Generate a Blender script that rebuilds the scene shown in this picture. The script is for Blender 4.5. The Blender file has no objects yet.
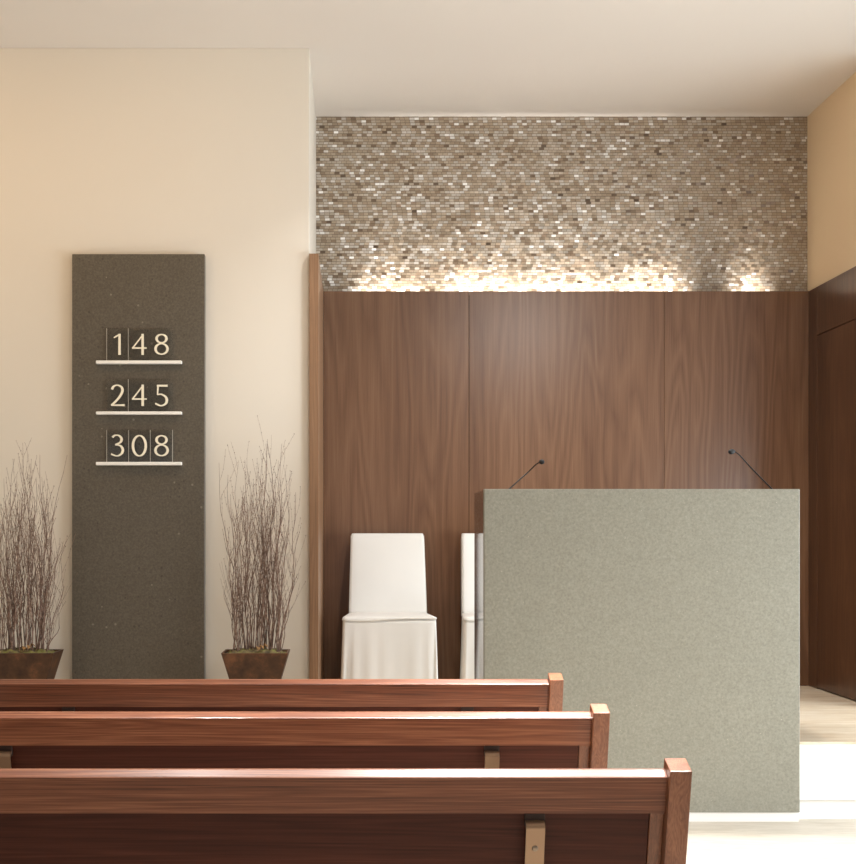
import bpy, bmesh, math, random
from mathutils import Vector, Matrix, noise

SC = bpy.context.scene
COL = SC.collection
PI = math.pi
F = 1300.0          # focal length in pixels of the 856x864 frame
EYE = 1.277         # camera height

# ------------------------------------------------------------------ colours
def lin(r, g, b):
    def f(c):
        c = c / 255.0
        return c / 12.92 if c <= 0.04045 else ((c + 0.055) / 1.055) ** 2.4
    return (f(r), f(g), f(b), 1.0)

# ------------------------------------------------------------------ mesh helpers
def new_obj(name, bm, mat=None, parent=None, smooth=False, loc=None):
    me = bpy.data.meshes.new(name)
    bmesh.ops.recalc_face_normals(bm, faces=bm.faces[:])
    bm.to_mesh(me); bm.free()
    if smooth:
        for p in me.polygons: p.use_smooth = True
    if mat: me.materials.append(mat)
    o = bpy.data.objects.new(name, me)
    COL.objects.link(o)
    if parent: o.parent = parent
    if loc: o.location = loc
    return o

def tag(o, label=None, cat=None, group=None, kind=None):
    if label: o['label'] = label
    if cat: o['category'] = cat
    if group: o['group'] = group
    if kind: o['kind'] = kind
    return o

def empty(name, loc, rz=0.0, **k):
    o = bpy.data.objects.new(name, None)
    o.empty_display_size = 0.1
    COL.objects.link(o)
    o.location = loc; o.rotation_euler = (0, 0, rz)
    return tag(o, **k)

def box(bm, x0, x1, y0, y1, z0, z1, bevel=0.0, seg=2):
    vs = [bm.verts.new((x, y, z)) for x in (x0, x1) for y in (y0, y1) for z in (z0, z1)]
    fs = [(0,1,3,2),(4,6,7,5),(0,4,5,1),(2,3,7,6),(0,2,6,4),(1,5,7,3)]
    faces = [bm.faces.new([vs[i] for i in f]) for f in fs]
    if bevel > 0:
        es = set()
        for f in faces: es.update(f.edges)
        bmesh.ops.bevel(bm, geom=list(es), offset=bevel, segments=seg, profile=0.6, affect='EDGES')
    return bm

def box_obj(name, x0, x1, y0, y1, z0, z1, mat, parent=None, bevel=0.0, seg=2):
    """box whose origin sits at the centre of its base"""
    cx, cy = (x0 + x1) / 2, (y0 + y1) / 2
    bm = bmesh.new()
    box(bm, x0 - cx, x1 - cx, y0 - cy, y1 - cy, 0, z1 - z0, bevel, seg)
    return new_obj(name, bm, mat, parent, loc=(cx, cy, z0))

def prism_x(bm, prof, x0, x1):
    """extrude a closed (y,z) profile along x"""
    a = [bm.verts.new((x0, y, z)) for y, z in prof]
    b = [bm.verts.new((x1, y, z)) for y, z in prof]
    n = len(prof)
    bm.faces.new(a); bm.faces.new(b[::-1])
    for i in range(n):
        bm.faces.new((a[i], a[(i+1) % n], b[(i+1) % n], b[i]))

def tube(bm, pts, radii, sides=6, cap=True):
    pts = [Vector(p) for p in pts]
    rings = []
    n = len(pts)
    up = None
    for i, p in enumerate(pts):
        d = (pts[min(i+1, n-1)] - pts[max(i-1, 0)])
        if d.length < 1e-9: d = Vector((0, 0, 1))
        d.normalize()
        if up is None:
            up = d.orthogonal().normalized()
        u = up - d * up.dot(d)
        if u.length < 1e-6: u = d.orthogonal()
        u.normalize(); up = u
        v = d.cross(u)
        r = radii[i] if hasattr(radii, '__len__') else radii
        rings.append([bm.verts.new(p + (u*math.cos(2*PI*k/sides) + v*math.sin(2*PI*k/sides))*r) for k in range(sides)])
    for i in range(n-1):
        for k in range(sides):
            bm.faces.new((rings[i][k], rings[i][(k+1)%sides], rings[i+1][(k+1)%sides], rings[i+1][k]))
    if cap:
        bm.faces.new(rings[0][::-1]); bm.faces.new(rings[-1])

def catmull(pts, n=8):
    """smooth a list of equal-length tuples"""
    out = []
    m = len(pts)
    for i in range(m-1):
        p0, p1, p2, p3 = pts[max(i-1,0)], pts[i], pts[i+1], pts[min(i+2,m-1)]
        for k in range(n):
            t = k / n
            out.append(tuple(0.5*((2*b)+(-a+c)*t+(2*a-5*b+4*c-d)*t*t+(-a+3*b-3*c+d)*t**3) for a,b,c,d in zip(p0,p1,p2,p3)))
    out.append(tuple(pts[-1]))
    return out

# ------------------------------------------------------------------ material helpers
class NT:
    def __init__(s, name):
        s.m = bpy.data.materials.new(name); s.m.use_nodes = True
        s.t = s.m.node_tree; s.b = s.t.nodes['Principled BSDF']
    def n(s, typ, **k):
        nd = s.t.nodes.new(typ)
        for a, v in k.items():
            if hasattr(nd, a): setattr(nd, a, v)
        return nd
    def l(s, a, b): s.t.links.new(a, b)
    def val(s, nd, **k):
        for a, v in k.items(): nd.inputs[a.replace('_', ' ')].default_value = v
        return nd
    def math(s, op, a, b=None, clamp=False):
        nd = s.n('ShaderNodeMath', operation=op, use_clamp=clamp)
        for i, x in enumerate((a, b)):
            if x is None: continue
            if isinstance(x, (int, float)): nd.inputs[i].default_value = x
            else: s.l(x, nd.inputs[i])
        return nd.outputs[0]
    def coords(s, scale=(1,1,1), rnd=True, rot=(0,0,0)):
        tc = s.n('ShaderNodeTexCoord')
        mp = s.n('ShaderNodeMapping'); mp.inputs['Scale'].default_value = scale; mp.inputs['Rotation'].default_value = rot
        if rnd:
            oi = s.n('ShaderNodeObjectInfo')
            ad = s.n('ShaderNodeVectorMath', operation='ADD')
            sc = s.n('ShaderNodeVectorMath', operation='SCALE'); sc.inputs['Scale'].default_value = 37.0
            cb = s.n('ShaderNodeCombineXYZ')
            for i in range(3): s.l(oi.outputs['Random'], cb.inputs[i])
            s.l(cb.outputs[0], sc.inputs[0])
            s.l(tc.outputs['Object'], mp.inputs[0])
            s.l(mp.outputs[0], ad.inputs[0]); s.l(sc.outputs[0], ad.inputs[1])
            return ad.outputs[0]
        s.l(tc.outputs['Object'], mp.inputs[0])
        return mp.outputs[0]
    def noise(s, vec, scale, detail=3, rough=0.5, dist=0.0):
        nd = s.n('ShaderNodeTexNoise')
        s.val(nd, Scale=scale, Detail=detail, Roughness=rough, Distortion=dist)
        s.l(vec, nd.inputs['Vector'])
        return nd.outputs['Fac']
    def ramp(s, fac, stops):
        nd = s.n('ShaderNodeValToRGB')
        cr = nd.color_ramp
        while len(cr.elements) < len(stops): cr.elements.new(0.5)
        for e, (p, c) in zip(cr.elements, stops): e.position = p; e.color = c
        s.l(fac, nd.inputs[0])
        return nd.outputs[0]
    def mix(s, fac, a, b, mode='MIX'):
        nd = s.n('ShaderNodeMix', data_type='RGBA', blend_type=mode)
        if isinstance(fac, (int, float)): nd.inputs[0].default_value = fac
        else: s.l(fac, nd.inputs[0])
        for i, x in ((6, a), (7, b)):
            if isinstance(x, tuple): nd.inputs[i].default_value = x
            else: s.l(x, nd.inputs[i])
        return nd.outputs[2]
    def bump(s, h, strength=0.2, dist=0.002):
        nd = s.n('ShaderNodeBump'); s.val(nd, Strength=strength, Distance=dist)
        s.l(h, nd.inputs['Height']); s.l(nd.outputs[0], s.b.inputs['Normal'])
        return nd
    def base(s, col):
        if isinstance(col, tuple): s.b.inputs['Base Color'].default_value = col
        else: s.l(col, s.b.inputs['Base Color'])
    def set(s, **k):
        for a, v in k.items(): s.b.inputs[a.replace('_', ' ')].default_value = v
        return s.m

def plain(name, col, rough=0.5, metal=0.0, **k):
    t = NT(name); t.base(col); t.set(Roughness=rough, Metallic=metal, **k)
    return t.m

def paint(name, col, rough=0.75):
    t = NT(name)
    v = t.coords((1,1,1), rnd=False)
    n = t.noise(v, 240, 2)
    n2 = t.noise(v, 1.3, 2)
    c2 = tuple(c*0.96 for c in col[:3]) + (1,)
    t.base(t.mix(n2, col, c2))
    t.bump(n, 0.05, 0.001)
    return t.set(Roughness=rough)

def wood(name, dark, mid, light, axis='Z', figure=1.0, rough=0.35, across=7.0, along=0.55, contrast=1.0, spec=0.5, coat=0.0, coat_rough=0.15, bw=0.30, fw=0.34):
    """veneer: contour bands of stretched noise give cathedral grain, plus fine pores"""
    t = NT(name)
    sc = {'Z': (across, across, along), 'X': (along, across, across), 'Y': (across, along, across)}[axis]
    v = t.coords(sc)
    n1 = t.noise(v, 1.0*figure, 2, 0.45, 0.25)
    bands = t.math('FRACT', t.math('MULTIPLY', n1, 13.0))
    tri = t.math('ABSOLUTE', t.math('SUBTRACT', t.math('MULTIPLY', bands, 2.0), 1.0))
    fs = {'Z': (330, 330, 5), 'X': (5, 330, 330), 'Y': (330, 5, 330)}[axis]
    fib = t.noise(t.coords(fs), 1.0, 3, 0.6)
    ms = {'Z': (45, 45, .8), 'X': (.8, 45, 45), 'Y': (45, .8, 45)}[axis]
    med = t.noise(t.coords(ms), 1.0, 3, 0.55)
    big = t.noise(v, 0.45, 2)
    f = t.math('ADD', t.math('MULTIPLY', tri, bw*contrast), t.math('MULTIPLY', fib, fw*contrast))
    f = t.math('ADD', f, t.math('MULTIPLY', med, 0.42*contrast))
    f = t.math('ADD', f, t.math('MULTIPLY', big, 0.55))
    f = t.math('SUBTRACT', f, 0.275 + (bw/2+fw/2+0.21)*contrast - 0.5)
    c = t.ramp(f, [(0.12, dark), (0.5, mid), (0.88, light)])
    t.base(c)
    t.bump(fib, 0.06, 0.0006)
    t.set(Roughness=rough)
    t.b.inputs['Specular IOR Level'].default_value = spec
    if coat:
        t.b.inputs['Coat Weight'].default_value = coat; t.b.inputs['Coat Roughness'].default_value = coat_rough
    return t.m

def stone(name, base, dark, light, rough=0.45, speck=0.6, cut=0.86):
    t = NT(name)
    v = t.coords((1,1,1), rnd=False)
    n1 = t.noise(v, 95, 4, 0.65)
    n2 = t.noise(v, 3.5, 3)
    n3 = t.noise(v, 320, 2)
    f = t.math('ADD', t.math('MULTIPLY', n1, 0.7), t.math('MULTIPLY', n3, 0.3))
    c = t.ramp(f, [(0.34, dark), (0.5, base), (0.66, light)])
    c = t.mix(t.math('MULTIPLY', n2, 0.35), c, dark)
    vo = t.n('ShaderNodeTexVoronoi'); vo.inputs['Scale'].default_value = 42; t.l(v, vo.inputs['Vector'])
    wn = t.n('ShaderNodeSeparateColor'); t.l(vo.outputs['Color'], wn.inputs[0])
    sel = t.math('GREATER_THAN', wn.outputs[0], cut)
    near = t.math('LESS_THAN', vo.outputs['Distance'], t.math('MULTIPLY', wn.outputs[1], 0.26))
    sp = t.math('MULTIPLY', t.math('MULTIPLY', sel, near), speck)
    c = t.mix(sp, c, lin(226, 220, 200))
    sel2 = t.math('LESS_THAN', wn.outputs[0], 0.16)
    c = t.mix(t.math('MULTIPLY', t.math('MULTIPLY', sel2, near), 0.45), c, tuple(x*0.35 for x in dark[:3])+(1,))
    t.base(c)
    t.bump(n1, 0.04, 0.0006)
    return t.set(Roughness=rough)

def mosaic_mat():
    t = NT('shell_mosaic')
    tc = t.n('ShaderNodeTexCoord')
    sp = t.n('ShaderNodeSeparateXYZ'); t.l(tc.outputs['Object'], sp.inputs[0])
    W, H = 0.030, 0.0168
    row = t.math('FLOOR', t.math('DIVIDE', sp.outputs[2], H))
    rw = t.n('ShaderNodeTexWhiteNoise', noise_dimensions='1D'); t.l(row, rw.inputs['W'])
    xs = t.math('ADD', t.math('DIVIDE', sp.outputs[0], W), t.math('MULTIPLY', rw.outputs['Value'], 5.0))
    col = t.math('FLOOR', xs)
    fx = t.math('SUBTRACT', xs, col)
    fz = t.math('SUBTRACT', t.math('DIVIDE', sp.outputs[2], H), row)
    cb = t.n('ShaderNodeCombineXYZ'); t.l(col, cb.inputs[0]); t.l(row, cb.inputs[1])
    wn = t.n('ShaderNodeTexWhiteNoise', noise_dimensions='2D'); t.l(cb.outputs[0], wn.inputs['Vector'])
    c = t.ramp(wn.outputs['Value'], [(0.0, lin(84, 68, 54)), (0.035, lin(136, 116, 96)), (0.13, lin(162, 145, 124)), (0.5, lin(178, 163, 142)),
                                     (0.8, lin(190, 182, 170)), (0.94, lin(206, 200, 190)), (0.97, lin(250, 248, 244)), (1.0, lin(252, 250, 246))])
    # pearly cloudiness inside each tile
    v = t.coords((60, 60, 130), rnd=False)
    n = t.noise(v, 1.0, 3, 0.6)
    c = t.mix(t.math('MULTIPLY', n, 0.35), c, lin(122, 98, 74))
    gx = t.math('MINIMUM', fx, t.math('SUBTRACT', 1.0, fx))
    gz = t.math('MINIMUM', fz, t.math('SUBTRACT', 1.0, fz))
    g = t.math('MAXIMUM', t.math('LESS_THAN', gx, 0.035), t.math('LESS_THAN', gz, 0.085))
    c = t.mix(t.math('MULTIPLY', g, 0.9), c, lin(104, 84, 64))
    t.base(c)
    # every tile sits at a slightly different tilt
    geo = t.n('ShaderNodeNewGeometry')
    sub = t.n('ShaderNodeVectorMath', operation='SUBTRACT'); t.l(wn.outputs['Color'], sub.inputs[0]); sub.inputs[1].default_value = (0.5, 0.5, 0.5)
    scl = t.n('ShaderNodeVectorMath', operation='SCALE'); t.l(sub.outputs[0], scl.inputs[0]); scl.inputs['Scale'].default_value = 0.32
    add = t.n('ShaderNodeVectorMath', operation='ADD'); t.l(geo.outputs['Normal'], add.inputs[0]); t.l(scl.outputs[0], add.inputs[1])
    nor = t.n('ShaderNodeVectorMath', operation='NORMALIZE'); t.l(add.outputs[0], nor.inputs[0])
    t.l(nor.outputs[0], t.b.inputs['Normal'])
    rg = t.math('ADD', t.math('MULTIPLY', g, 0.5), 0.28)
    t.l(rg, t.b.inputs['Roughness'])
    t.b.inputs['Specular IOR Level'].default_value = 0.7
    return t.m

def travertine(name, a, b, c_, rough=0.4):
    t = NT(name)
    n1 = t.noise(t.coords((1.4, 7.5, 9), rnd=False), 1.6, 5, 0.6, 0.6)
    n2 = t.noise(t.coords((9, 40, 40), rnd=False), 2.0, 4, 0.6)
    f = t.math('ADD', t.math('MULTIPLY', n1, 0.75), t.math('MULTIPLY', n2, 0.25))
    t.base(t.ramp(f, [(0.3, a), (0.5, b), (0.7, c_)]))
    return t.set(Roughness=rough)

def fabric(name, col):
    t = NT(name)
    v = t.coords((1,1,1))
    w = t.noise(v, 700, 2)
    n = t.noise(v, 9, 3)
    t.base(t.mix(t.math('MULTIPLY', n, 0.25), col, tuple(x*0.88 for x in col[:3])+(1,)))
    t.bump(w, 0.12, 0.0008)
    t.b.inputs['Sheen Weight'].default_value = 0.15
    return t.set(Roughness=0.85)

M = {}
M['wall'] = paint('cream_paint', lin(228, 221, 209))
M['wall_r'] = paint('bounce_tinted_paint', lin(246, 220, 182))  # warm light bounced off the wood is put into this plaster colour
M['ceil'] = paint('ceiling_paint', lin(232, 225, 217))
M['white'] = plain('white_riser', lin(246, 243, 238), 0.45)
M['white_dull'] = plain('white_plinth', lin(232, 228, 222), 0.6)
M['floor'] = travertine('pale_limestone', lin(168, 156, 138), lin(190, 180, 165), lin(204, 195, 181), 0.5)
M['plat'] = travertine('travertine', lin(184, 158, 128), lin(212, 194, 168), lin(230, 218, 200), 0.35)
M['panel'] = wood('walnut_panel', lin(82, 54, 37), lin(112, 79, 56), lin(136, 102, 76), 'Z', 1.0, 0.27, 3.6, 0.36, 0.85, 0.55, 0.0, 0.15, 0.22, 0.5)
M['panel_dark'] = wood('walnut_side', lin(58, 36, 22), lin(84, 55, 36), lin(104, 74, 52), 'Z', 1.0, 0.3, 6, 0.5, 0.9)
M['edge'] = wood('walnut_edge', lin(108, 78, 54), lin(140, 106, 78), lin(160, 126, 96), 'Z', 1.0, 0.4, 20, 0.6, 0.8)
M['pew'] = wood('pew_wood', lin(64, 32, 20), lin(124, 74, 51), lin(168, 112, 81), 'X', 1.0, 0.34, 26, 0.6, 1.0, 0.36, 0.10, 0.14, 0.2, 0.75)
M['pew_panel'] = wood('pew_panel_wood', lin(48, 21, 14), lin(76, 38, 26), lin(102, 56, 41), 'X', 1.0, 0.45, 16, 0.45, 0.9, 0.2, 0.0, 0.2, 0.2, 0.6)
M['pew_post'] = wood('pew_post_wood', lin(84, 46, 29), lin(128, 78, 52), lin(160, 106, 75), 'Z', 1.0, 0.32, 34, 0.5, 0.9, 0.45, 0.25, 0.16, 0.2, 0.6)
M['stone'] = stone('green_grey_stone', lin(139, 136, 122), lin(123, 120, 107), lin(154, 151, 137), 0.42, 0.45)
M['slate'] = stone('charcoal_stone', lin(94, 86, 74), lin(77, 70, 59), lin(109, 101, 88), 0.4, 0.16, 0.93)
M['mosaic'] = mosaic_mat()
M['lacquer'] = wood('dark_polished_wood', lin(46, 30, 20), lin(64, 44, 32), lin(78, 56, 42), 'Z', 1, 0.06, 7, 0.6, 0.7, 0.6)
M['linen'] = fabric('ivory_linen', lin(233, 231, 226))
M['piping'] = fabric('ivory_piping', lin(214, 209, 200))
M['bronze'] = plain('brushed_bronze', lin(160, 132, 108), 0.28, 0.7)
M['steel'] = plain('screw_steel', lin(150, 135, 120), 0.3, 0.9)
M['black'] = plain('black_foam', lin(22, 20, 19), 0.7)
M['goose'] = plain('gooseneck_metal', lin(52, 44, 38), 0.3, 0.6)
M['rail_white'] = plain('white_enamel_rail', lin(248, 246, 240), 0.35)
M['ink'] = plain('cream_numeral', lin(246, 238, 216), 0.5)
M['dark'] = plain('painted_bracket_shade', lin(44, 25, 18), 0.7)  # shade above the pew brackets, put into a dark colour
M['screen_metal'] = plain('dark_reveal', lin(40, 26, 18), 0.6)

def acrylic():
    t = NT('clear_acrylic')
    tr = t.n('ShaderNodeBsdfTransparent'); tr.inputs[0].default_value = (0.985, 0.985, 0.98, 1)
    gl = t.n('ShaderNodeBsdfGlossy'); gl.inputs['Roughness'].default_value = 0.06
    fr = t.n('ShaderNodeFresnel'); fr.inputs[0].default_value = 1.3
    mx = t.n('ShaderNodeMixShader')
    t.l(fr.outputs[0], mx.inputs[0]); t.l(tr.outputs[0], mx.inputs[1]); t.l(gl.outputs[0], mx.inputs[2])
    out = [n for n in t.t.nodes if n.type == 'OUTPUT_MATERIAL'][0]
    t.l(mx.outputs[0], out.inputs[0])
    return t.m
M['acrylic'] = acrylic()
def acrylic_edge():
    t = NT('painted_edge_glint'); t.base(lin(196, 192, 180)); return t.set(Roughness=0.4)
M['acrylic_edge'] = acrylic_edge()
def pot_mat():
    t = NT('rusty_pot')
    v = t.coords((1,1,1)); n = t.noise(v, 14, 5, 0.65)
    t.base(t.ramp(n, [(0.3, lin(58, 38, 26)), (0.52, lin(84, 57, 38)), (0.7, lin(122, 82, 54))]))
    t.bump(n, 0.1, 0.002)
    return t.set(Roughness=0.5, Metallic=0.15)
M['pot'] = pot_mat()
def twig_mat():
    t = NT('birch_twig')
    n = t.noise(t.coords((30,30,30)), 2.0, 3)
    t.base(t.ramp(n, [(0.3, lin(92, 70, 60)), (0.55, lin(138, 112, 98)), (0.75, lin(186, 164, 146))]))
    return t.set(Roughness=0.6)
M['twig'] = twig_mat()
def moss_mat():
    t = NT('dry_moss')
    n = t.noise(t.coords((1,1,1)), 30, 4)
    t.base(t.ramp(n, [(0.32, lin(66, 58, 42)), (0.5, lin(120, 108, 72)), (0.62, lin(118, 122, 62)), (0.75, lin(160, 138, 96))]))
    return t.set(Roughness=0.9)
M['moss'] = moss_mat()
M['soil'] = plain('potting_soil', lin(58, 46, 36), 0.95)
M['leaf'] = plain('dry_leaf', lin(186, 146, 96), 0.7)

# ------------------------------------------------------------------ the room
CEIL = 3.847
YL = 6.889          # front face of the left wall
YW = 7.902          # front face of the wood wainscot
YM = 8.02           # mosaic face
XR = 2.746          # wood cladding on the right wall
XP = 2.779          # plaster of the right wall
PZ = 0.347          # platform height
PY = 5.785          # platform front
WT = 2.747          # top of the wood
XL = -3.3

def struct(o): o['kind'] = 'structure'; return o

struct(box_obj('floor', XL-.15, 4.6, -2.5, 8.3, -0.12, 0.0, M['floor']))
struct(box_obj('ceiling', XL-.15, XP+.15, -1.35, 8.3, CEIL, CEIL+.15, M['ceil']))
struct(box_obj('wall_left', XL, -0.2528, YL, 8.25, 0.0, CEIL, M['wall'], bevel=0.004))
struct(box_obj('wall_side', XL-.15, XL, -1.2, 8.25, 0.0, CEIL, M['wall']))
wb = struct(box_obj('wall_back', -0.2528, XP+.15, YM+.012, YM+.23, 0.0, CEIL, M['wall']))
def child(o, parent):
    o.parent = parent
    o.matrix_parent_inverse = Matrix.Translation(-Vector(parent.location))
    return o
mz = box_obj('mosaic_panel', -0.2525, XP-.001, YM, YM+.011, WT-.3, CEIL-.001, M['mosaic'])
child(mz, wb)
# wainscot boards with fine joints; joints at px 469 and 664
for ln in list(M['lacquer'].node_tree.links):
    if ln.to_socket.name == 'Normal': M['lacquer'].node_tree.links.remove(ln)
def xw(px): return (px - 357.0) * YW / F
joints = [-0.2035, xw(469.0), xw(664.3), XR]
for i in range(3):
    g0 = 0.0 if i == 0 else (0.0012 if i == 1 else 0.0005)
    g1 = 0.0 if i == 2 else (0.0012 if i == 0 else 0.0005)
    b = box_obj('wood_panel', joints[i]+g0, joints[i+1]-g1, YW, YW+.03, PZ+.001, WT, M['panel'], bevel=0.0012, seg=1)
    child(b, wb)
bk = box_obj('backing_board', -0.24, XP-.002, YW+.031, YW+.045, PZ+.001, WT-.02, M['screen_metal'])
child(bk, wb)

# wood return at the end of the left wall
struct(box_obj('trim_1', -0.252, -0.2035, YL-.035, YW-.002, PZ+.001, 2.751, M['edge'], bevel=0.002))

# right wall: plaster, wood cladding with a flush door
wr = struct(box_obj('wall_right', XP, XP+.15, 6.95, 8.25, 0.0, CEIL, M['wall_r']))
jy = 7.759
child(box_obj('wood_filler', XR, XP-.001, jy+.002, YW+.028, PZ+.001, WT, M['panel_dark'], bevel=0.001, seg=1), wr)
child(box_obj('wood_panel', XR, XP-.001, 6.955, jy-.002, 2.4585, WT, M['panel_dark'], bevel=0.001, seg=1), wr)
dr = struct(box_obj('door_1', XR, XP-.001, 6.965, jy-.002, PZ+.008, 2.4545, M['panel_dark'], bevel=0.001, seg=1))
# tall glazed bay further along the right side: only its frame is solid
struct(box_obj('wall_front', XP, XP+.15, -1.2, 1.2, 0.0, CEIL, M['wall_r']))
struct(box_obj('wall_rear', XL, XP+.15, -1.35, -1.2, 2.3, CEIL, M['wall']))  # unseen header over the open rear, shaped to dim the upper wall

# frame of the glazed bay
wf = bpy.data.objects.new('window_1', None); COL.objects.link(wf); wf.location = (XP+.05, 4.075, 0); wf['kind'] = 'structure'
for y in (1.225, 3.1, 5.0, 6.925):
    box_obj('mullion', -.04, .04, y-.025-4.075, y+.025-4.075, 0.06, CEIL-.06, M['edge'], wf)
box_obj('sill', -.05, .05, 1.2-4.075, 6.949-4.075, 0.0, .06, M['edge'], wf)
box_obj('head_rail', -.05, .05, 1.2-4.075, 6.949-4.075, CEIL-.06, CEIL, M['edge'], wf)

# platform
pf = struct(box_obj('platform', XL, XP-.0, PY, YM, 0.09, PZ-.012, M['white']))
child(box_obj('platform_floor', XL, XP-.001, PY+.003, YM-.001, PZ-.012, PZ, M['plat'], bevel=0.002, seg=1), pf)
child(box_obj('toe_kick', XL, XP-.001, PY+.018, YM-.01, 0.0, 0.09, M['white_dull']), pf)

# ------------------------------------------------------------------ hymn board
YB = 6.84
hb = empty('hymn_board', (-1.151, YB+.024, PZ), label='tall dark stone hymn board with three white ledges of numbers', cat='hymn board')
box_obj('stone_slab', -1.4995+1.151, -0.802+1.151, -0.024, 0.024, 0.0, 2.745-PZ, M['slate'], hb, bevel=0.0025, seg=1)
def pz(y, d): return EYE - (y - 533.0) * d / F
def pxx(x, d): return (x - 357.0) * d / F
YC = YB - 0.014
ledges = [(360.4, 363.6), (411.4, 414.4), (461.9, 465.2)]
for (a, b) in ledges:
    y0, y1 = -0.024-.034, -0.0242
    d = YB - .034
    zt, zb = pz(a, d) - PZ, pz(b, d) - PZ
    l = box_obj('ledge', pxx(95.8, d)+1.151, pxx(181.4, d)+1.151, y0, y1, zb, zt, M['rail_white'], hb, bevel=0.002, seg=1)
    l['label'] = 'white enamel ledge'

def ell(cx, cy, rx, ry, a0=0, a1=360, n=40):
    return [(cx+rx*math.cos(math.radians(a0+(a1-a0)*i/n)), cy+ry*math.sin(math.radians(a0+(a1-a0)*i/n))) for i in range(n+1)]
def px_pts(lst, cx, base, h=225.0): return [((x-cx)/h, (base-y)/h) for x, y in lst]
TH, TN = 0.062, 0.031       # half widths of thick (upright) and thin (level) strokes
def digit_strokes(ch):
    S = []
    if ch == '1':
        S.append(([(0.10, 0.0), (0.10, 1.0)], 'w', [0.062, 0.058]))
        S.append((px_pts([(148, 137), (180, 118), (214, 97)], 187, 320), 'w', [0.028, 0.04, 0.02]))
    elif ch == '4':
        S.append(([(0.155, 0.0), (0.155, 1.0)], 'w', [0.062, 0.058]))
        S.append((px_pts([(464, 99), (352, 245)], 422, 320), 'w', [0.03, 0.034]))
        S.append(([(-0.345, 0.325), (0.345, 0.325)], 'w', [0.036, 0.036]))
    elif ch == '8':
        S.append((ell(0, 0.775, 0.235, 0.195), 'auto', None))
        S.append((ell(0, 0.285, 0.285, 0.25), 'auto', None))
    elif ch == '2':
        S.append((catmull(px_pts([(133, 152), (150, 120), (190, 106), (232, 126), (243, 165), (222, 215), (180, 268), (128, 318)], 190, 325), 6), 'auto', None))
        S.append((px_pts([(122, 317), (266, 317)], 190, 325), 'w', [0.03, 0.048]))
    elif ch == '5':
        S.append((px_pts([(608, 112), (722, 112)], 658, 325), 'w', [0.045, 0.05]))
        S.append((px_pts([(622, 108), (616, 208)], 658, 325), 'w', [0.045, 0.03]))
        S.append((catmull(px_pts([(614, 205), (655, 202), (700, 228), (714, 266), (698, 304), (650, 322), (592, 298)], 658, 325), 6), 'auto', None))
    elif ch == '3':
        S.append((catmull(px_pts([(142, 134), (170, 112), (212, 116), (238, 148), (226, 186), (172, 212)], 195, 335), 6), 'auto', None))
        S.append((catmull(px_pts([(172, 212), (225, 222), (252, 262), (238, 306), (190, 330), (128, 310)], 195, 335), 6), 'auto', None))
    elif ch == '0':
        S.append((ell(0, 0.5, 0.30, 0.475, n=52), 'auto', None))
    return S
def numeral_mesh(ch, h, depth=0.0012):
    bm = bmesh.new()
    for si, (pts, mode, ws) in enumerate(digit_strokes(ch)):
        y0 = -0.0004*si
        n = len(pts)
        closed = n > 8 and (Vector(pts[0]) - Vector(pts[-1])).length < 1e-4
        L, R = [], []
        for i, p in enumerate(pts):
            if closed: a, b = pts[(i-1) % (n-1)], pts[(i+1) % (n-1)]
            else: a, b = pts[max(i-1, 0)], pts[min(i+1, n-1)]
            d = (Vector(b) - Vector(a)).normalized()
            nr = Vector((-d.y, d.x))
            if mode == 'auto': w = TN + (TH - TN) * abs(d.y) ** 1.4
            else: w = ws[i]
            L.append(Vector(p) + nr*w); R.append(Vector(p) - nr*w)
        fr = [(bm.verts.new((l.x*h, y0, l.y*h)), bm.verts.new((r.x*h, y0, r.y*h)), bm.verts.new((l.x*h, depth, l.y*h)), bm.verts.new((r.x*h, depth, r.y*h))) for l, r in zip(L, R)]
        for i in range(n-1):
            a, b = fr[i], fr[i+1]
            bm.faces.new((a[0], a[1], b[1], b[0])); bm.faces.new((a[2], b[2], b[3], a[3]))
            bm.faces.new((a[0], b[0], b[2], a[2])); bm.faces.new((a[1], a[3], b[3], b[1]))
        if not closed:
            bm.faces.new((fr[0][0], fr[0][2], fr[0][3], fr[0][1])); bm.faces.new((fr[-1][0], fr[-1][1], fr[-1][3], fr[-1][2]))
    return bm

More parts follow.
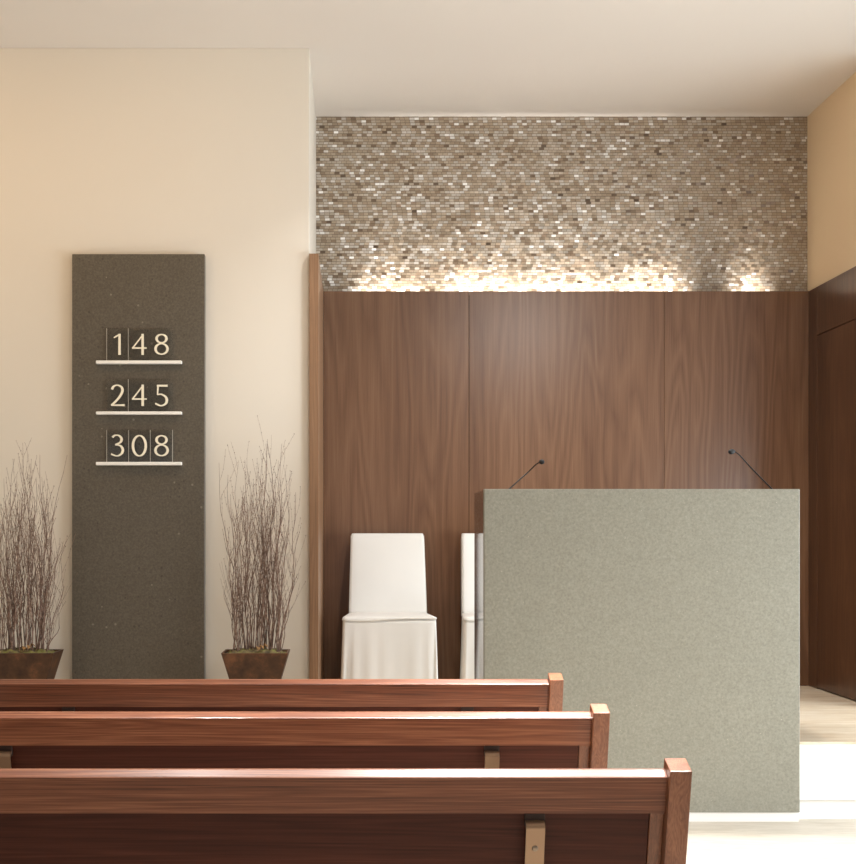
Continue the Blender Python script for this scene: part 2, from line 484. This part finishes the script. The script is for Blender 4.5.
rows = [('148', 328.3, 360.4, 333.9, 354.9), ('245', 379.2, 411.4, 384.6, 406.0), ('308', 429.8, 461.9, 435.1, 456.4)]
cardx = [(106.6, 128.3), (128.5, 150.3), (150.5, 172.6)]
rowname = ['top', 'middle', 'bottom']; placename = ['first', 'second', 'third']
lit_edges = {(0,0): 'LR', (0,1): '', (0,2): '', (1,0): 'R', (1,1): '', (1,2): '', (2,0): 'L', (2,1): 'LR', (2,2): 'R'}  # edges that catch light, drawn as pale opaque strips
for r, (digits, yt, yb, dt, db) in enumerate(rows):
    for c, ch in enumerate(digits):
        x0, x1 = pxx(cardx[c][0], YC), pxx(cardx[c][1], YC)
        zt = pz(yt, YC); zb = pz(ledges[r][0], YB-.034) + 0.0005
        cx = (x0+x1)/2
        card = empty('number_card', (cx, YC, zb), label='clear acrylic card with cream numeral %s, %s on the %s ledge of the hymn board' % (ch, placename[c], rowname[r]),
                     cat='number card', group='number cards on the hymn board')
        hw = (x1-x0)/2 - 0.0006
        box_obj('plate', -hw, hw, 0, 0.003, 0, zt-zb, M['acrylic'], card)
        for side in lit_edges[(r, c)]:
            s = -1 if side == 'L' else 1
            xa, xb = (s*(hw-0.0006), s*(hw+0.0012))
            e = box_obj('edge_glint', min(xa, xb), max(xa, xb), -0.0006, 0.0036, 0, zt-zb, M['acrylic_edge'], card)
            e['label'] = 'pale strip painted as light caught on the card edge'
        h = (db - dt) * YC / F
        nm = new_obj('numeral', numeral_mesh(ch, h), M['ink'], card, loc=(0.0, -0.0016, pz(db, YC)-zb))
        nm['label'] = 'cream numeral'

# ------------------------------------------------------------------ planters with birch twigs
def planter(px_l, px_r, seed, label, tall, lean, specials):
    rnd = random.Random(seed)
    d = 6.52
    cx = pxx((px_l+px_r)/2, d); hw = (px_r-px_l)/2*d/F
    zr = pz(653.3, d)
    H = zr - PZ
    hd = 0.115
    tw = hw - H*0.29; td = hd - H*0.16
    cy = d + hd
    root = empty('twig_planter', (cx, cy, PZ), label=label, cat='planter', group='planters of bare twigs')
    # pot: tapered square, hollow, with rim thickness
    bm = bmesh.new()
    def ring(x, y, z): return [bm.verts.new(p) for p in ((-x,-y,z), (x,-y,z), (x,y,z), (-x,y,z))]
    t_ = 0.010
    r = [ring(tw, td, 0), ring(hw, hd, H), ring(hw-t_, hd-t_, H), ring(hw-t_-.02, hd-t_-.012, H-.07)]
    bm.faces.new(r[0][::-1])
    for a, b in zip(r[:-1], r[1:]):
        for k in range(4): bm.faces.new((a[k], a[(k+1)%4], b[(k+1)%4], b[k]))
    bm.faces.new(r[-1])
    new_obj('pot', bm, M['pot'], root)
    # mossy top, uneven
    bm = bmesh.new()
    nx, ny = 26, 16
    g = [[None]*(ny+1) for _ in range(nx+1)]
    for i in range(nx+1):
        for j in range(ny+1):
            u, v = i/nx*2-1, j/ny*2-1
            edge = max(abs(u), abs(v))
            x, y = u*(hw-t_-.004), v*(hd-t_-.003)
            z = H - .022 + .030*(1-edge**4) + .022*noise.noise(Vector((x*40+seed, y*40, 2))) + .010*noise.noise(Vector((x*120, y*120, seed)))
            g[i][j] = bm.verts.new((x, y, z))
    for i in range(nx):
        for j in range(ny): bm.faces.new((g[i][j], g[i+1][j], g[i+1][j+1], g[i][j+1]))
    new_obj('moss', bm, M['moss'], root, smooth=True)
    # a curled dry leaf lying on the moss
    bm = bmesh.new()
    for k in range(3):
        bx, by, a = 0.015+0.018*k, -hd+.035+0.012*k, rnd.uniform(0, 3)
        ln = 0.03
        pr = None
        for i in range(6):
            t = i/5; w = 0.012*math.sin(PI*min(0.98, t+0.02))
            z = H + .012 + .018*math.sin(PI*t) + .006*k
            p = Vector((bx+math.cos(a)*ln*(t-.5), by+math.sin(a)*ln*(t-.5), z)); q = Vector((-math.sin(a), math.cos(a), .35))*w
            cur = (bm.verts.new(p-q), bm.verts.new(p+q))
            if pr: bm.faces.new((pr[0], pr[1], cur[1], cur[0]))
            pr = cur
    bmesh.ops.solidify(bm, geom=bm.faces[:], thickness=0.0012)
    new_obj('dry_leaf', bm, M['leaf'], root)
    # branches
    def branch(bx, by, h, dx, dy, bow, r0, ntw):
        bm = bmesh.new()
        n = 12
        ph = rnd.uniform(0, 6.28)
        pts = []
        for i in range(n+1):
            t = i/n
            wob = 0.011*math.sin(ph + t*11 + rnd.uniform(-.5,.5))*min(1, t*3)
            x = bx + dx*t**1.25 + bow*math.sin(PI*t) + wob
            y = by + dy*t + 0.006*math.cos(ph*1.7+t*7)*min(1, t*3)
            pts.append((x, y, H-.02 + h*t))
        rad = [r0*(1-0.78*(i/n)) for i in range(n+1)]
        tube(bm, pts, rad, 5)
        for k in range(ntw):
            t = rnd.uniform(0.12, 0.95)
            i = min(n-1, int(t*n)); f = t*n - i
            p = Vector(pts[i]).lerp(Vector(pts[i+1]), f)
            ln = rnd.uniform(0.09, 0.30)*(1.1-0.4*t)
            s = rnd.choice((-1, 1)); ang = rnd.uniform(0.12, 0.5)
            az = rnd.uniform(-0.6, 0.6)
            dirv = Vector((s*math.sin(ang)*math.cos(az), math.sin(ang)*math.sin(az), math.cos(ang)))
            q = [p]
            m = 5
            for j in range(1, m+1):
                dirv = (dirv + Vector((rnd.uniform(-.12,.12), rnd.uniform(-.08,.08), .10))).normalized()
                q.append(q[-1] + dirv*ln/m)
            rr = rad[i]*0.5
            tube(bm, q, [max(0.0006, rr*(1-.7*j/m)) for j in range(m+1)], 4)
            # buds
            for j in range(1, m+1):
                if rnd.random() < 0.75:
                    c = q[j] + Vector((rnd.uniform(-1,1), rnd.uniform(-1,1), .5))*0.0016
                    b = rnd.uniform(0.0013, 0.0024)
                    vs = [bm.verts.new(c+Vector(o)*b) for o in ((1,0,0),(0,1,0),(-1,0,0),(0,-1,0),(0,0,2),(0,0,-1.5))]
                    for k2 in range(4):
                        bm.faces.new((vs[k2], vs[(k2+1)%4], vs[4])); bm.faces.new((vs[(k2+1)%4], vs[k2], vs[5]))
        new_obj('branch', bm, M['twig'], root)
    for k in range(50):
        u = rnd.uniform(-1, 1)*(0.92 if k % 3 else 0.6)
        bx = u*(hw-.03); by = rnd.uniform(-.6, .6)*(hd-.03)
        hh = rnd.uniform(0.5, 0.86)*tall if k > 10 else rnd.uniform(0.82, 1.0)*tall
        if abs(u) > 0.6: hh *= 0.88
        dx = u*0.012 + rnd.gauss(0, 0.05) + lean
        lim = 0.21
        dx = max(-lim-bx, min(lim-bx, dx))
        branch(bx, by, hh, dx, rnd.uniform(-.05, .04), rnd.gauss(0, .02), rnd.uniform(.0022, .0040), rnd.randint(7, 12))
    for (bx, dx, hh, bow) in specials:
        branch(bx, rnd.uniform(-.05, .02), hh, dx, rnd.uniform(-.05, .0), bow, .003, 6)
    return root
planter(221, 288, 5, 'square brown planter of bare twigs between hymn board and wood trim', 1.10, 0.0,
        [(0.12, 0.09, 0.42, 0.0), (0.11, 0.11, 0.62, 0.02), (0.09, 0.07, 0.95, 0.03), (-0.09, -0.10, 0.98, -0.01), (-0.08, -0.08, 0.33, 0.0), (0.02, 0.03, 1.10, 0.02)])
planter(-14, 53.5, 11, 'square brown planter of bare twigs on the outer side of the hymn board', 1.06, 0.0,
        [(0.09, 0.15, 0.62, -0.02), (0.10, 0.10, 0.52, 0.03), (0.07, 0.14, 1.02, 0.0), (0.11, 0.10, 0.28, 0.02), (0.02, -0.02, 1.08, 0.01)])

# ------------------------------------------------------------------ slip-covered chairs
def loft(bm, rings, cap0=True, cap1=True):
    vr = [[bm.verts.new(p) for p in r] for r in rings]
    n = len(vr[0])
    for a, b in zip(vr[:-1], vr[1:]):
        for k in range(n): bm.faces.new((a[k], a[(k+1)%n], b[(k+1)%n], b[k]))
    if cap0: bm.faces.new(vr[0][::-1])
    if cap1: bm.faces.new(vr[-1])
    return vr
def rrect(hx, hy, r, n=6, per=10, cx=0, cy=0):
    """rounded rectangle outline, evenly dense along its sides"""
    pts = []
    cs = [(hx-r, hy-r, 0), (-hx+r, hy-r, 90), (-hx+r, -hy+r, 180), (hx-r, -hy+r, 270)]
    for i, (x, y, a) in enumerate(cs):
        arc = [(x+r*math.cos(math.radians(a+90*k/n)), y+r*math.sin(math.radians(a+90*k/n))) for k in range(n+1)]
        pts += arc
        nx, ny, na = cs[(i+1) % 4]
        e = (nx+r*math.cos(math.radians(na)), ny+r*math.sin(math.radians(na)))
        s = arc[-1]
        for k in range(1, per): pts.append((s[0]+(e[0]-s[0])*k/per, s[1]+(e[1]-s[1])*k/per))
    return [(x+cx, y+cy) for x, y in pts]

def chair(cx, label, seed, rz=0.0):
    rnd = random.Random(seed)
    YF = 7.30      # front edge of the seat
    HW = 0.264; DEP = 0.50
    def tp(y): return 1.0 - 0.17*(y + DEP/2)/DEP    # seat narrows towards the back
    root = empty('slipcovered_chair', (cx, YF+DEP/2, PZ), rz, label=label, cat='chair', group='slip-covered chairs by the wood wall')
    # skirt: falls from the seat edge to the platform with soft folds
    bm = bmesh.new()
    rings = []
    zs = [0.004, 0.05, 0.12, 0.2, 0.28, 0.35, 0.42, 0.452]
    ph = [rnd.uniform(0, 6.28) for _ in range(4)]
    for z in zs:
        t = 1 - z/0.452
        base = rrect(HW+0.012*t, DEP/2+0.010*t, 0.02, 5, 26)
        ring = []
        for (x, y) in base:
            a = math.atan2(y/DEP*2, x/HW)
            wv = (0.006*math.sin(x*26+ph[0]) + 0.004*math.sin(x*47+ph[1]))*t**0.8
            wy = (0.006*math.sin(y*24+ph[2]) + 0.004*math.sin(y*52+ph[3]))*t**0.8
            nxv = 1 if abs(x) > HW-.006 else 0
            ox = math.copysign(wy, x) if abs(x)/HW > abs(y)/(DEP/2) else 0
            oy = math.copysign(wv, y) if abs(x)/HW <= abs(y)/(DEP/2) else 0
            # inverted pleat just inside each front corner
            if y < -DEP/2+.03 and oy:
                for cxp in (-HW+.03, HW-.012):
                    oy += 0.016*math.exp(-((x-cxp)/0.006)**2)*min(1, t*2.2)
            if y < 0 and ox:
                ox -= math.copysign(0.02, x)*math.exp(-((y+DEP/2-.05)/0.008)**2)*min(1, t*2.2)
            ring.append(((x+ox)*tp(y), y+oy, z))
        rings.append(ring)
    loft(bm, rings, True, True)
    new_obj('skirt', bm, M['linen'], root, smooth=True)
    # seat top, softly crowned, its front seam dipping
    bm = bmesh.new()
    rings = []
    for (inset, z) in ((0.003, .444), (-0.003, .446), (-0.004, .450), (0.0, .456), (0.010, .460), (0.06, .464), (0.14, .467)):
        ring = []
        for (x, y) in rrect(HW-inset, DEP/2-inset, max(0.008, 0.022-inset*.1), 5, 26):
            dz = 0
            if z < .452: dz = -0.008*math.exp(-((x+HW*.55)/0.13)**2) + 0.003*math.sin(x*9)
            ring.append((x*tp(y), y, z+dz))
        rings.append(ring)
    loft(bm, rings)
    new_obj('seat', bm, M['linen'], root, smooth=True)
    # piping along the seam
    bm = bmesh.new()
    loop = rrect(HW+.0025, DEP/2+.0025, 0.022, 5, 26)
    pts = [(x*tp(y), y, .446 - 0.008*math.exp(-((x+HW*.55)/0.13)**2) + 0.003*math.sin(x*9)) for x, y in loop]
    pts.append(pts[0])
    tube(bm, pts, 0.0032, 6, False)
    p = new_obj('piping', bm, M['piping'], root, smooth=True); p['label'] = 'seam piping'
    # backrest: tapered, leaning, softly edged
    bm = bmesh.new()
    rings = []
    N = 14
    for i in range(N+1):
        t = i/N
        z = 0.44 + t*(0.924-0.44)
        hw = 0.230 - 0.011*t
        th = 0.048 - 0.010*t
        yc = DEP/2 - 0.088 + 0.115*t
        if i == N: hw -= .004; th -= .004
        rg = []
        for (x, y) in rrect(hw, th, 0.014, 4, 12):
            bulge = 0.010*(1-(x/hw)**2)*math.sin(PI*min(1, t*1.05)) if y < 0 else 0
            rg.append((x, yc+y-bulge, z))
        rings.append(rg)
    last = rings[-1]
    zc = last[0][2]
    rings.append([(x*0.975, (y-(DEP/2+.027))*0.72+DEP/2+.027, zc+.004) for x, y, z in last])
    loft(bm, rings)
    b = new_obj('backrest', bm, M['linen'], root, smooth=True)
    # side seams of the backrest
    for s in (-1, 1):
        bm = bmesh.new()
        q = []
        for i in range(N+1):
            t = i/N
            q.append((s*(0.2285-0.011*t), DEP/2-0.088+0.115*t-(0.040-0.010*t), 0.45+t*(0.914-0.45)))
        tube(bm, q, 0.0028, 5)
        p = new_obj('piping', bm, M['piping'], root, smooth=True); p['label'] = 'backrest seam piping'
    return root
chair(0.1825, 'ivory slipcovered chair standing fully in view before the wood wall', 3)
chair(0.856, 'ivory slipcovered chair half hidden behind the stone pulpit', 8, math.radians(2.0))

# ------------------------------------------------------------------ pulpit
px0, px1 = 0.5612, 1.9577
pc = (px0+px1)/2
pul = empty('pulpit', (pc, 6.0, 0.0), label='large square grey-green stone pulpit at the platform edge', cat='pulpit')
hwp = (px1-px0)/2
s = box_obj('front_slab', -hwp, hwp, PY-.040-6.0, PY-.004-6.0, 0.0415, 1.4715, M['stone'], pul, bevel=0.004, seg=2)
s['label'] = 'speckled grey-green stone front slab'
# body: side panels, back-open desk and shelf
box_obj('side_panel', -hwp+.005, -hwp+.035, PY-.003-6.0, 0.27, PZ+.001, 1.469, M['lacquer'], pul, bevel=0.001, seg=1)
box_obj('side_panel', hwp-.035, hwp-.005, PY-.003-6.0, 0.27, PZ+.001, 1.469, M['lacquer'], pul, bevel=0.001, seg=1)
box_obj('desk_top', -hwp+.036, hwp-.036, PY-.002-6.0, 0.26, 1.445, 1.468, M['lacquer'], pul)
box_obj('shelf', -hwp+.036, hwp-.036, PY-.002-6.0, 0.24, 0.85, 0.872, M['lacquer'], pul)
box_obj('plinth', -hwp+.004, hwp-.004, PY-.034-6.0, PY+.016-6.0, 0.0, 0.0412, M['white_dull'], pul)

def microphone(base_px, pts_px, head_px, head_dir, head_len, head_r, label, d=5.95):
    bx = pxx(base_px, d)
    root = empty('gooseneck_microphone', (bx, d, 1.4682), label=label, cat='microphone', group='gooseneck microphones on the pulpit')
    bm = bmesh.new()
    n = 20
    prof = [(0.0, 0.0), (0.022, 0.0), (0.022, 0.004), (0.016, 0.007), (0.006, 0.009), (0.0, 0.0095)]
    rings = [[bm.verts.new((r*math.cos(2*PI*k/n), r*math.sin(2*PI*k/n), z)) for k in range(n)] for r, z in prof[1:-1]]
    for a, b in zip(rings[:-1], rings[1:]):
        for k in range(n): bm.faces.new((a[k], a[(k+1)%n], b[(k+1)%n], b[k]))
    bm.faces.new(rings[0][::-1]); bm.faces.new(rings[-1])
    new_obj('mount', bm, M['goose'], root)
    pts = [(0, 0, 0.006)] + [(pxx(x, d)-bx, dy, pz(y, d+dy)-1.4682) for x, y, dy in pts_px]
    bm = bmesh.new()
    cp = catmull(pts, 6)
    tube(bm, cp, [0.0036 - 0.0010*i/(len(cp)-1) for i in range(len(cp))], 8)
    new_obj('gooseneck', bm, M['goose'], root, smooth=True)
    bm = bmesh.new()
    c = Vector(pts[-1]); dv = Vector(head_dir).normalized()
    prof = [(-0.2, .35), (0.0, .62), (.2, .9), (.45, 1.0), (.7, .95), (.88, .7), (.98, .35)]
    tube(bm, [c+dv*head_len*t for t, r in prof], [head_r*r for t, r in prof], 14)
    h = new_obj('microphone_head', bm, M['black'], root, smooth=True)
    h['label'] = 'black foam microphone head'
    return root
microphone(773, [ (757, 474.5, -.01), (745, 462.5, -.02), (737, 454.5, -.03), (731.5, 451.2, -.035)], None, (-0.75, -0.6, -0.16), 0.034, 0.0125,
           'thin dark gooseneck microphone bending inward at the outer top corner of the pulpit', 5.95)
microphone(508, [ (520, 480, .03), (530, 472, .06), (537, 465, .05), (541.5, 461.8, .03)], None, (0.22, -0.95, -0.08), 0.03, 0.0118,
           'slim gooseneck microphone facing the pews, above the chair side of the pulpit', 5.98)

# ------------------------------------------------------------------ pews
TL = math.tan(math.radians(15.0))
def back_y(z, zt=0.777): return (zt - z)*TL
def pew(d, label):
    root = empty('pew', (0.0, d, 0.0), label=label, cat='pew', group='rows of wooden pews')
    XR_, XL_ = 0.7035, -1.317
    TP = 0.0465
    # end panels: leaning rear post that widens to an arm and a foot
    prof = [(0.0, .777), (back_y(.40), .40), (0.125, .10), (0.10, 0.0), (0.46, 0.0), (0.47, .06), (0.46, .42), (0.47, .58), (0.45, .615), (0.22, .615), (back_y(.66)+.062, .66), (0.057, .796)]
    def end_panel(x0, x1):
        bm = bmesh.new()
        cx = (x0+x1)/2
        prism_x(bm, prof, x0-cx, x1-cx)
        es = [e for e in bm.edges]
        bmesh.ops.bevel(bm, geom=es, offset=0.0028, segments=2, profile=0.6, affect='EDGES')
        return new_obj('end_panel', bm, M['pew_post'], root, loc=(cx, 0, 0))
    end_panel(XR_-TP, XR_); end_panel(XL_, XL_+TP)
    xa, xb = XL_+TP+.0005, XR_-TP-.0005
    cx = (xa+xb)/2; hw = (xb-xa)/2
    # top rail, front-top edge rounded
    f0 = 0.018
    bm = bmesh.new()
    p = []
    zt, zb = .7745, .6795
    yb_ = f0+back_y(zb); yt_ = f0+back_y(.762)
    # sloped top with a small rounding along its near edge
    zn = .7605
    yn = f0 + back_y(zn)
    p = [(f0+back_y(zn-.004), zn-.004), (yn-.0002, zn-.001), (yn+.0022, zn+.0012), (yn+.021, zn+.0125), (yn+.027, zn+.0140), (yn+.040, zn+.009), (yb_+.042, zb), (yb_, zb)]
    prism_x(bm, p, -hw, hw)
    r = new_obj('top_rail', bm, M['pew'], root, loc=(cx, 0, 0))
    # recessed back panel between stiles
    def slab(name, x0, x1, rec, thick, z1, z0, mat):
        bm = bmesh.new(); c = (x0+x1)/2
        y1, y0 = f0+rec+back_y(z1), f0+rec+back_y(z0)
        prism_x(bm, [(y1, z1), (y0, z0), (y0+thick, z0), (y1+thick, z1)], x0-c, x1-c)
        bmesh.ops.bevel(bm, geom=bm.edges[:], offset=0.0012, segments=1, affect='EDGES')
        return new_obj(name, bm, mat, root, loc=(c, 0, 0))
    st = 0.031
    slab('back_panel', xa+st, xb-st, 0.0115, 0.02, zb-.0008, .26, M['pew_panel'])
    slab('stile', xb-st+.001, xb, 0.009, 0.024, zb-.0008, .26, M['pew_post'])
    slab('stile', xa, xa+st-.001, 0.009, 0.024, zb-.0008, .26, M['pew_post'])
    # seat board
    bm = bmesh.new()
    prism_x(bm, [(0.135, .405), (0.135, .43), (0.42, .445), (0.435, .44), (0.435, .42), (0.42, .41)], -hw, hw)
    new_obj('seat', bm, M['pew'], root, loc=(cx, 0, 0))
    # strap brackets on the back
    for x0 in (0.3594, -1.0135):
        w = 0.0405
        ry = f0+.0115
        zs = .664
        def face(z): return ry + back_y(z)
        outer = []
        R = 0.020
        yc, zc = face(zs)-0.0005, zs-R
        # strip profile: leaves the panel at the top, rolls over and runs down parallel to it
        oc = [(face(zs), zs)]
        for k in range(9):
            a = math.radians(90 + k*(75/8.0))
            oc.append((yc - 0.004 + R*math.cos(a), zc + R*math.sin(a)))
        off = oc[-1][0] - face(oc[-1][1])
        oc.append((face(.46)+off, .46)); oc.append((face(.452)+off+.004, .448))
        ic = [(y+.007, z-.006) for y, z in oc[::-1]]
        bm = bmesh.new()
        prism_x(bm, oc + ic, -w/2, w/2)
        b = new_obj('bracket', bm, M['bronze'], root, loc=(x0+w/2, 0, 0))
        b['label'] = 'pale strap bracket'
        bm = bmesh.new()
        zz = .604
        yy = face(zz) + off
        dv = Vector((0, -math.cos(math.radians(15)), -math.sin(math.radians(15))))
        c = Vector((0, yy, zz))
        tube(bm, [c - dv*.004, c + dv*.001, c + dv*.003, c + dv*.0038], [.0068, .0068, .0055, .002], 14)
        sc = new_obj('screw', bm, M['steel'], b, smooth=False)
        sc['label'] = 'steel screw head'
        sp = slab('bracket_shade', x0-.001, x0+w+.001, 0.003, 0.009, zb-.001, .648, M['dark'])  # added dark block draws the soft shade above the bracket
    return root
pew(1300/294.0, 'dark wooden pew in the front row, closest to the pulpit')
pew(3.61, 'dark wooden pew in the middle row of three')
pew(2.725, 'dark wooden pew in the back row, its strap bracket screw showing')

# ------------------------------------------------------------------ light
def area(name, loc, rot, sx, sy, power, col, spread=None):
    l = bpy.data.lights.new(name, 'AREA'); l.shape = 'RECTANGLE'; l.size = sx; l.size_y = sy
    l.energy = power; l.color = col
    if spread: l.spread = spread
    o = bpy.data.objects.new(name, l); COL.objects.link(o); o.location = loc; o.rotation_euler = rot
    return o
def spot(name, loc, tgt, power, col, size=60, blend=0.6, rad=0.05):
    l = bpy.data.lights.new(name, 'SPOT'); l.energy = power; l.color = col; l.spot_size = math.radians(size); l.spot_blend = blend
    l.shadow_soft_size = rad
    o = bpy.data.objects.new(name, l); COL.objects.link(o); o.location = loc
    o.rotation_euler = (Vector(tgt)-Vector(loc)).to_track_quat('-Z', 'Y').to_euler()
    return o
# daylight bounced up from the bright court outside the glazed bay on the right
area('court_daylight', (XP+1.6, 4.4, 1.0), (0, math.radians(66), 0), 1.6, 4.6, 300, (0.86, 0.945, 1.0))
# warm uplights in the cove behind the wainscot
for x, sx, p in ((0.24, 0.42, 4.2), (0.78, 0.50, 6.6), (1.30, 0.50, 6.6), (1.80, 0.40, 4.6), (2.42, 0.14, 2.0)):
    area('cove_uplight', (x, YW+.050, WT-.17), (math.radians(180-34), 0, 0), sx, 0.03, p*1.95, (1.0, 0.96, 0.91), math.radians(71))
# recessed ceiling downlights over the chancel and over the pews
for x, y, p, sp in ((0.65, 6.15, 19, 112), (1.6, 6.2, 22, 120), (-0.7, 3.5, 8, 70), (0.45, 3.5, 46, 66), (1.5, 3.6, 34, 66), (0.9, 4.4, 13, 44)):
    l = area('ceiling_downlight', (x, y, CEIL-.02), (0, 0, 0), 0.2, 0.2, p, (1.0, 0.98, 0.95), math.radians(sp))
    l.data.shape = 'DISK'
# warm lamps wash the upper part of the left wall
for x, p in ((-2.4, 7.5), (-1.0, 4.0)):
    area('wall_washer', (x, 5.4, CEIL-.03), (math.radians(40), 0, 0), 0.7, 0.25, p, (1.0, 0.56, 0.18), math.radians(140))
# a spotlight high at the back aims at the chancel
spot('track_spotlight', (1.94, 0.3, CEIL-.16), (0.7, 7.4, 1.6), 140, (1.0, 0.98, 0.96), 56, 0.9, 0.12)

w = bpy.data.worlds.new('World'); SC.world = w; w.use_nodes = True
bg = w.node_tree.nodes['Background']
bg.inputs[0].default_value = (0.96, 0.985, 1.0, 1); bg.inputs[1].default_value = 0.58

# ------------------------------------------------------------------ camera
cd = bpy.data.cameras.new('camera'); cam = bpy.data.objects.new('camera', cd); COL.objects.link(cam)
cam.location = (0, 0, EYE); cam.rotation_euler = (PI/2, 0, 0)
cd.sensor_fit = 'HORIZONTAL'; cd.sensor_width = 36.0
cd.lens = F/856.0*36.0
cd.shift_x = (428-357)/856.0; cd.shift_y = (533-432)/856.0
cd.clip_start = 0.05
SC.camera = cam
SC.view_settings.view_transform = 'Standard'; SC.view_settings.look = 'None'
SC.view_settings.gamma = 1.0; SC.view_settings.use_curve_mapping = False
SC.view_settings.exposure = 0.06
SC.cycles.use_denoising = True
SC.cycles.max_bounces = 8
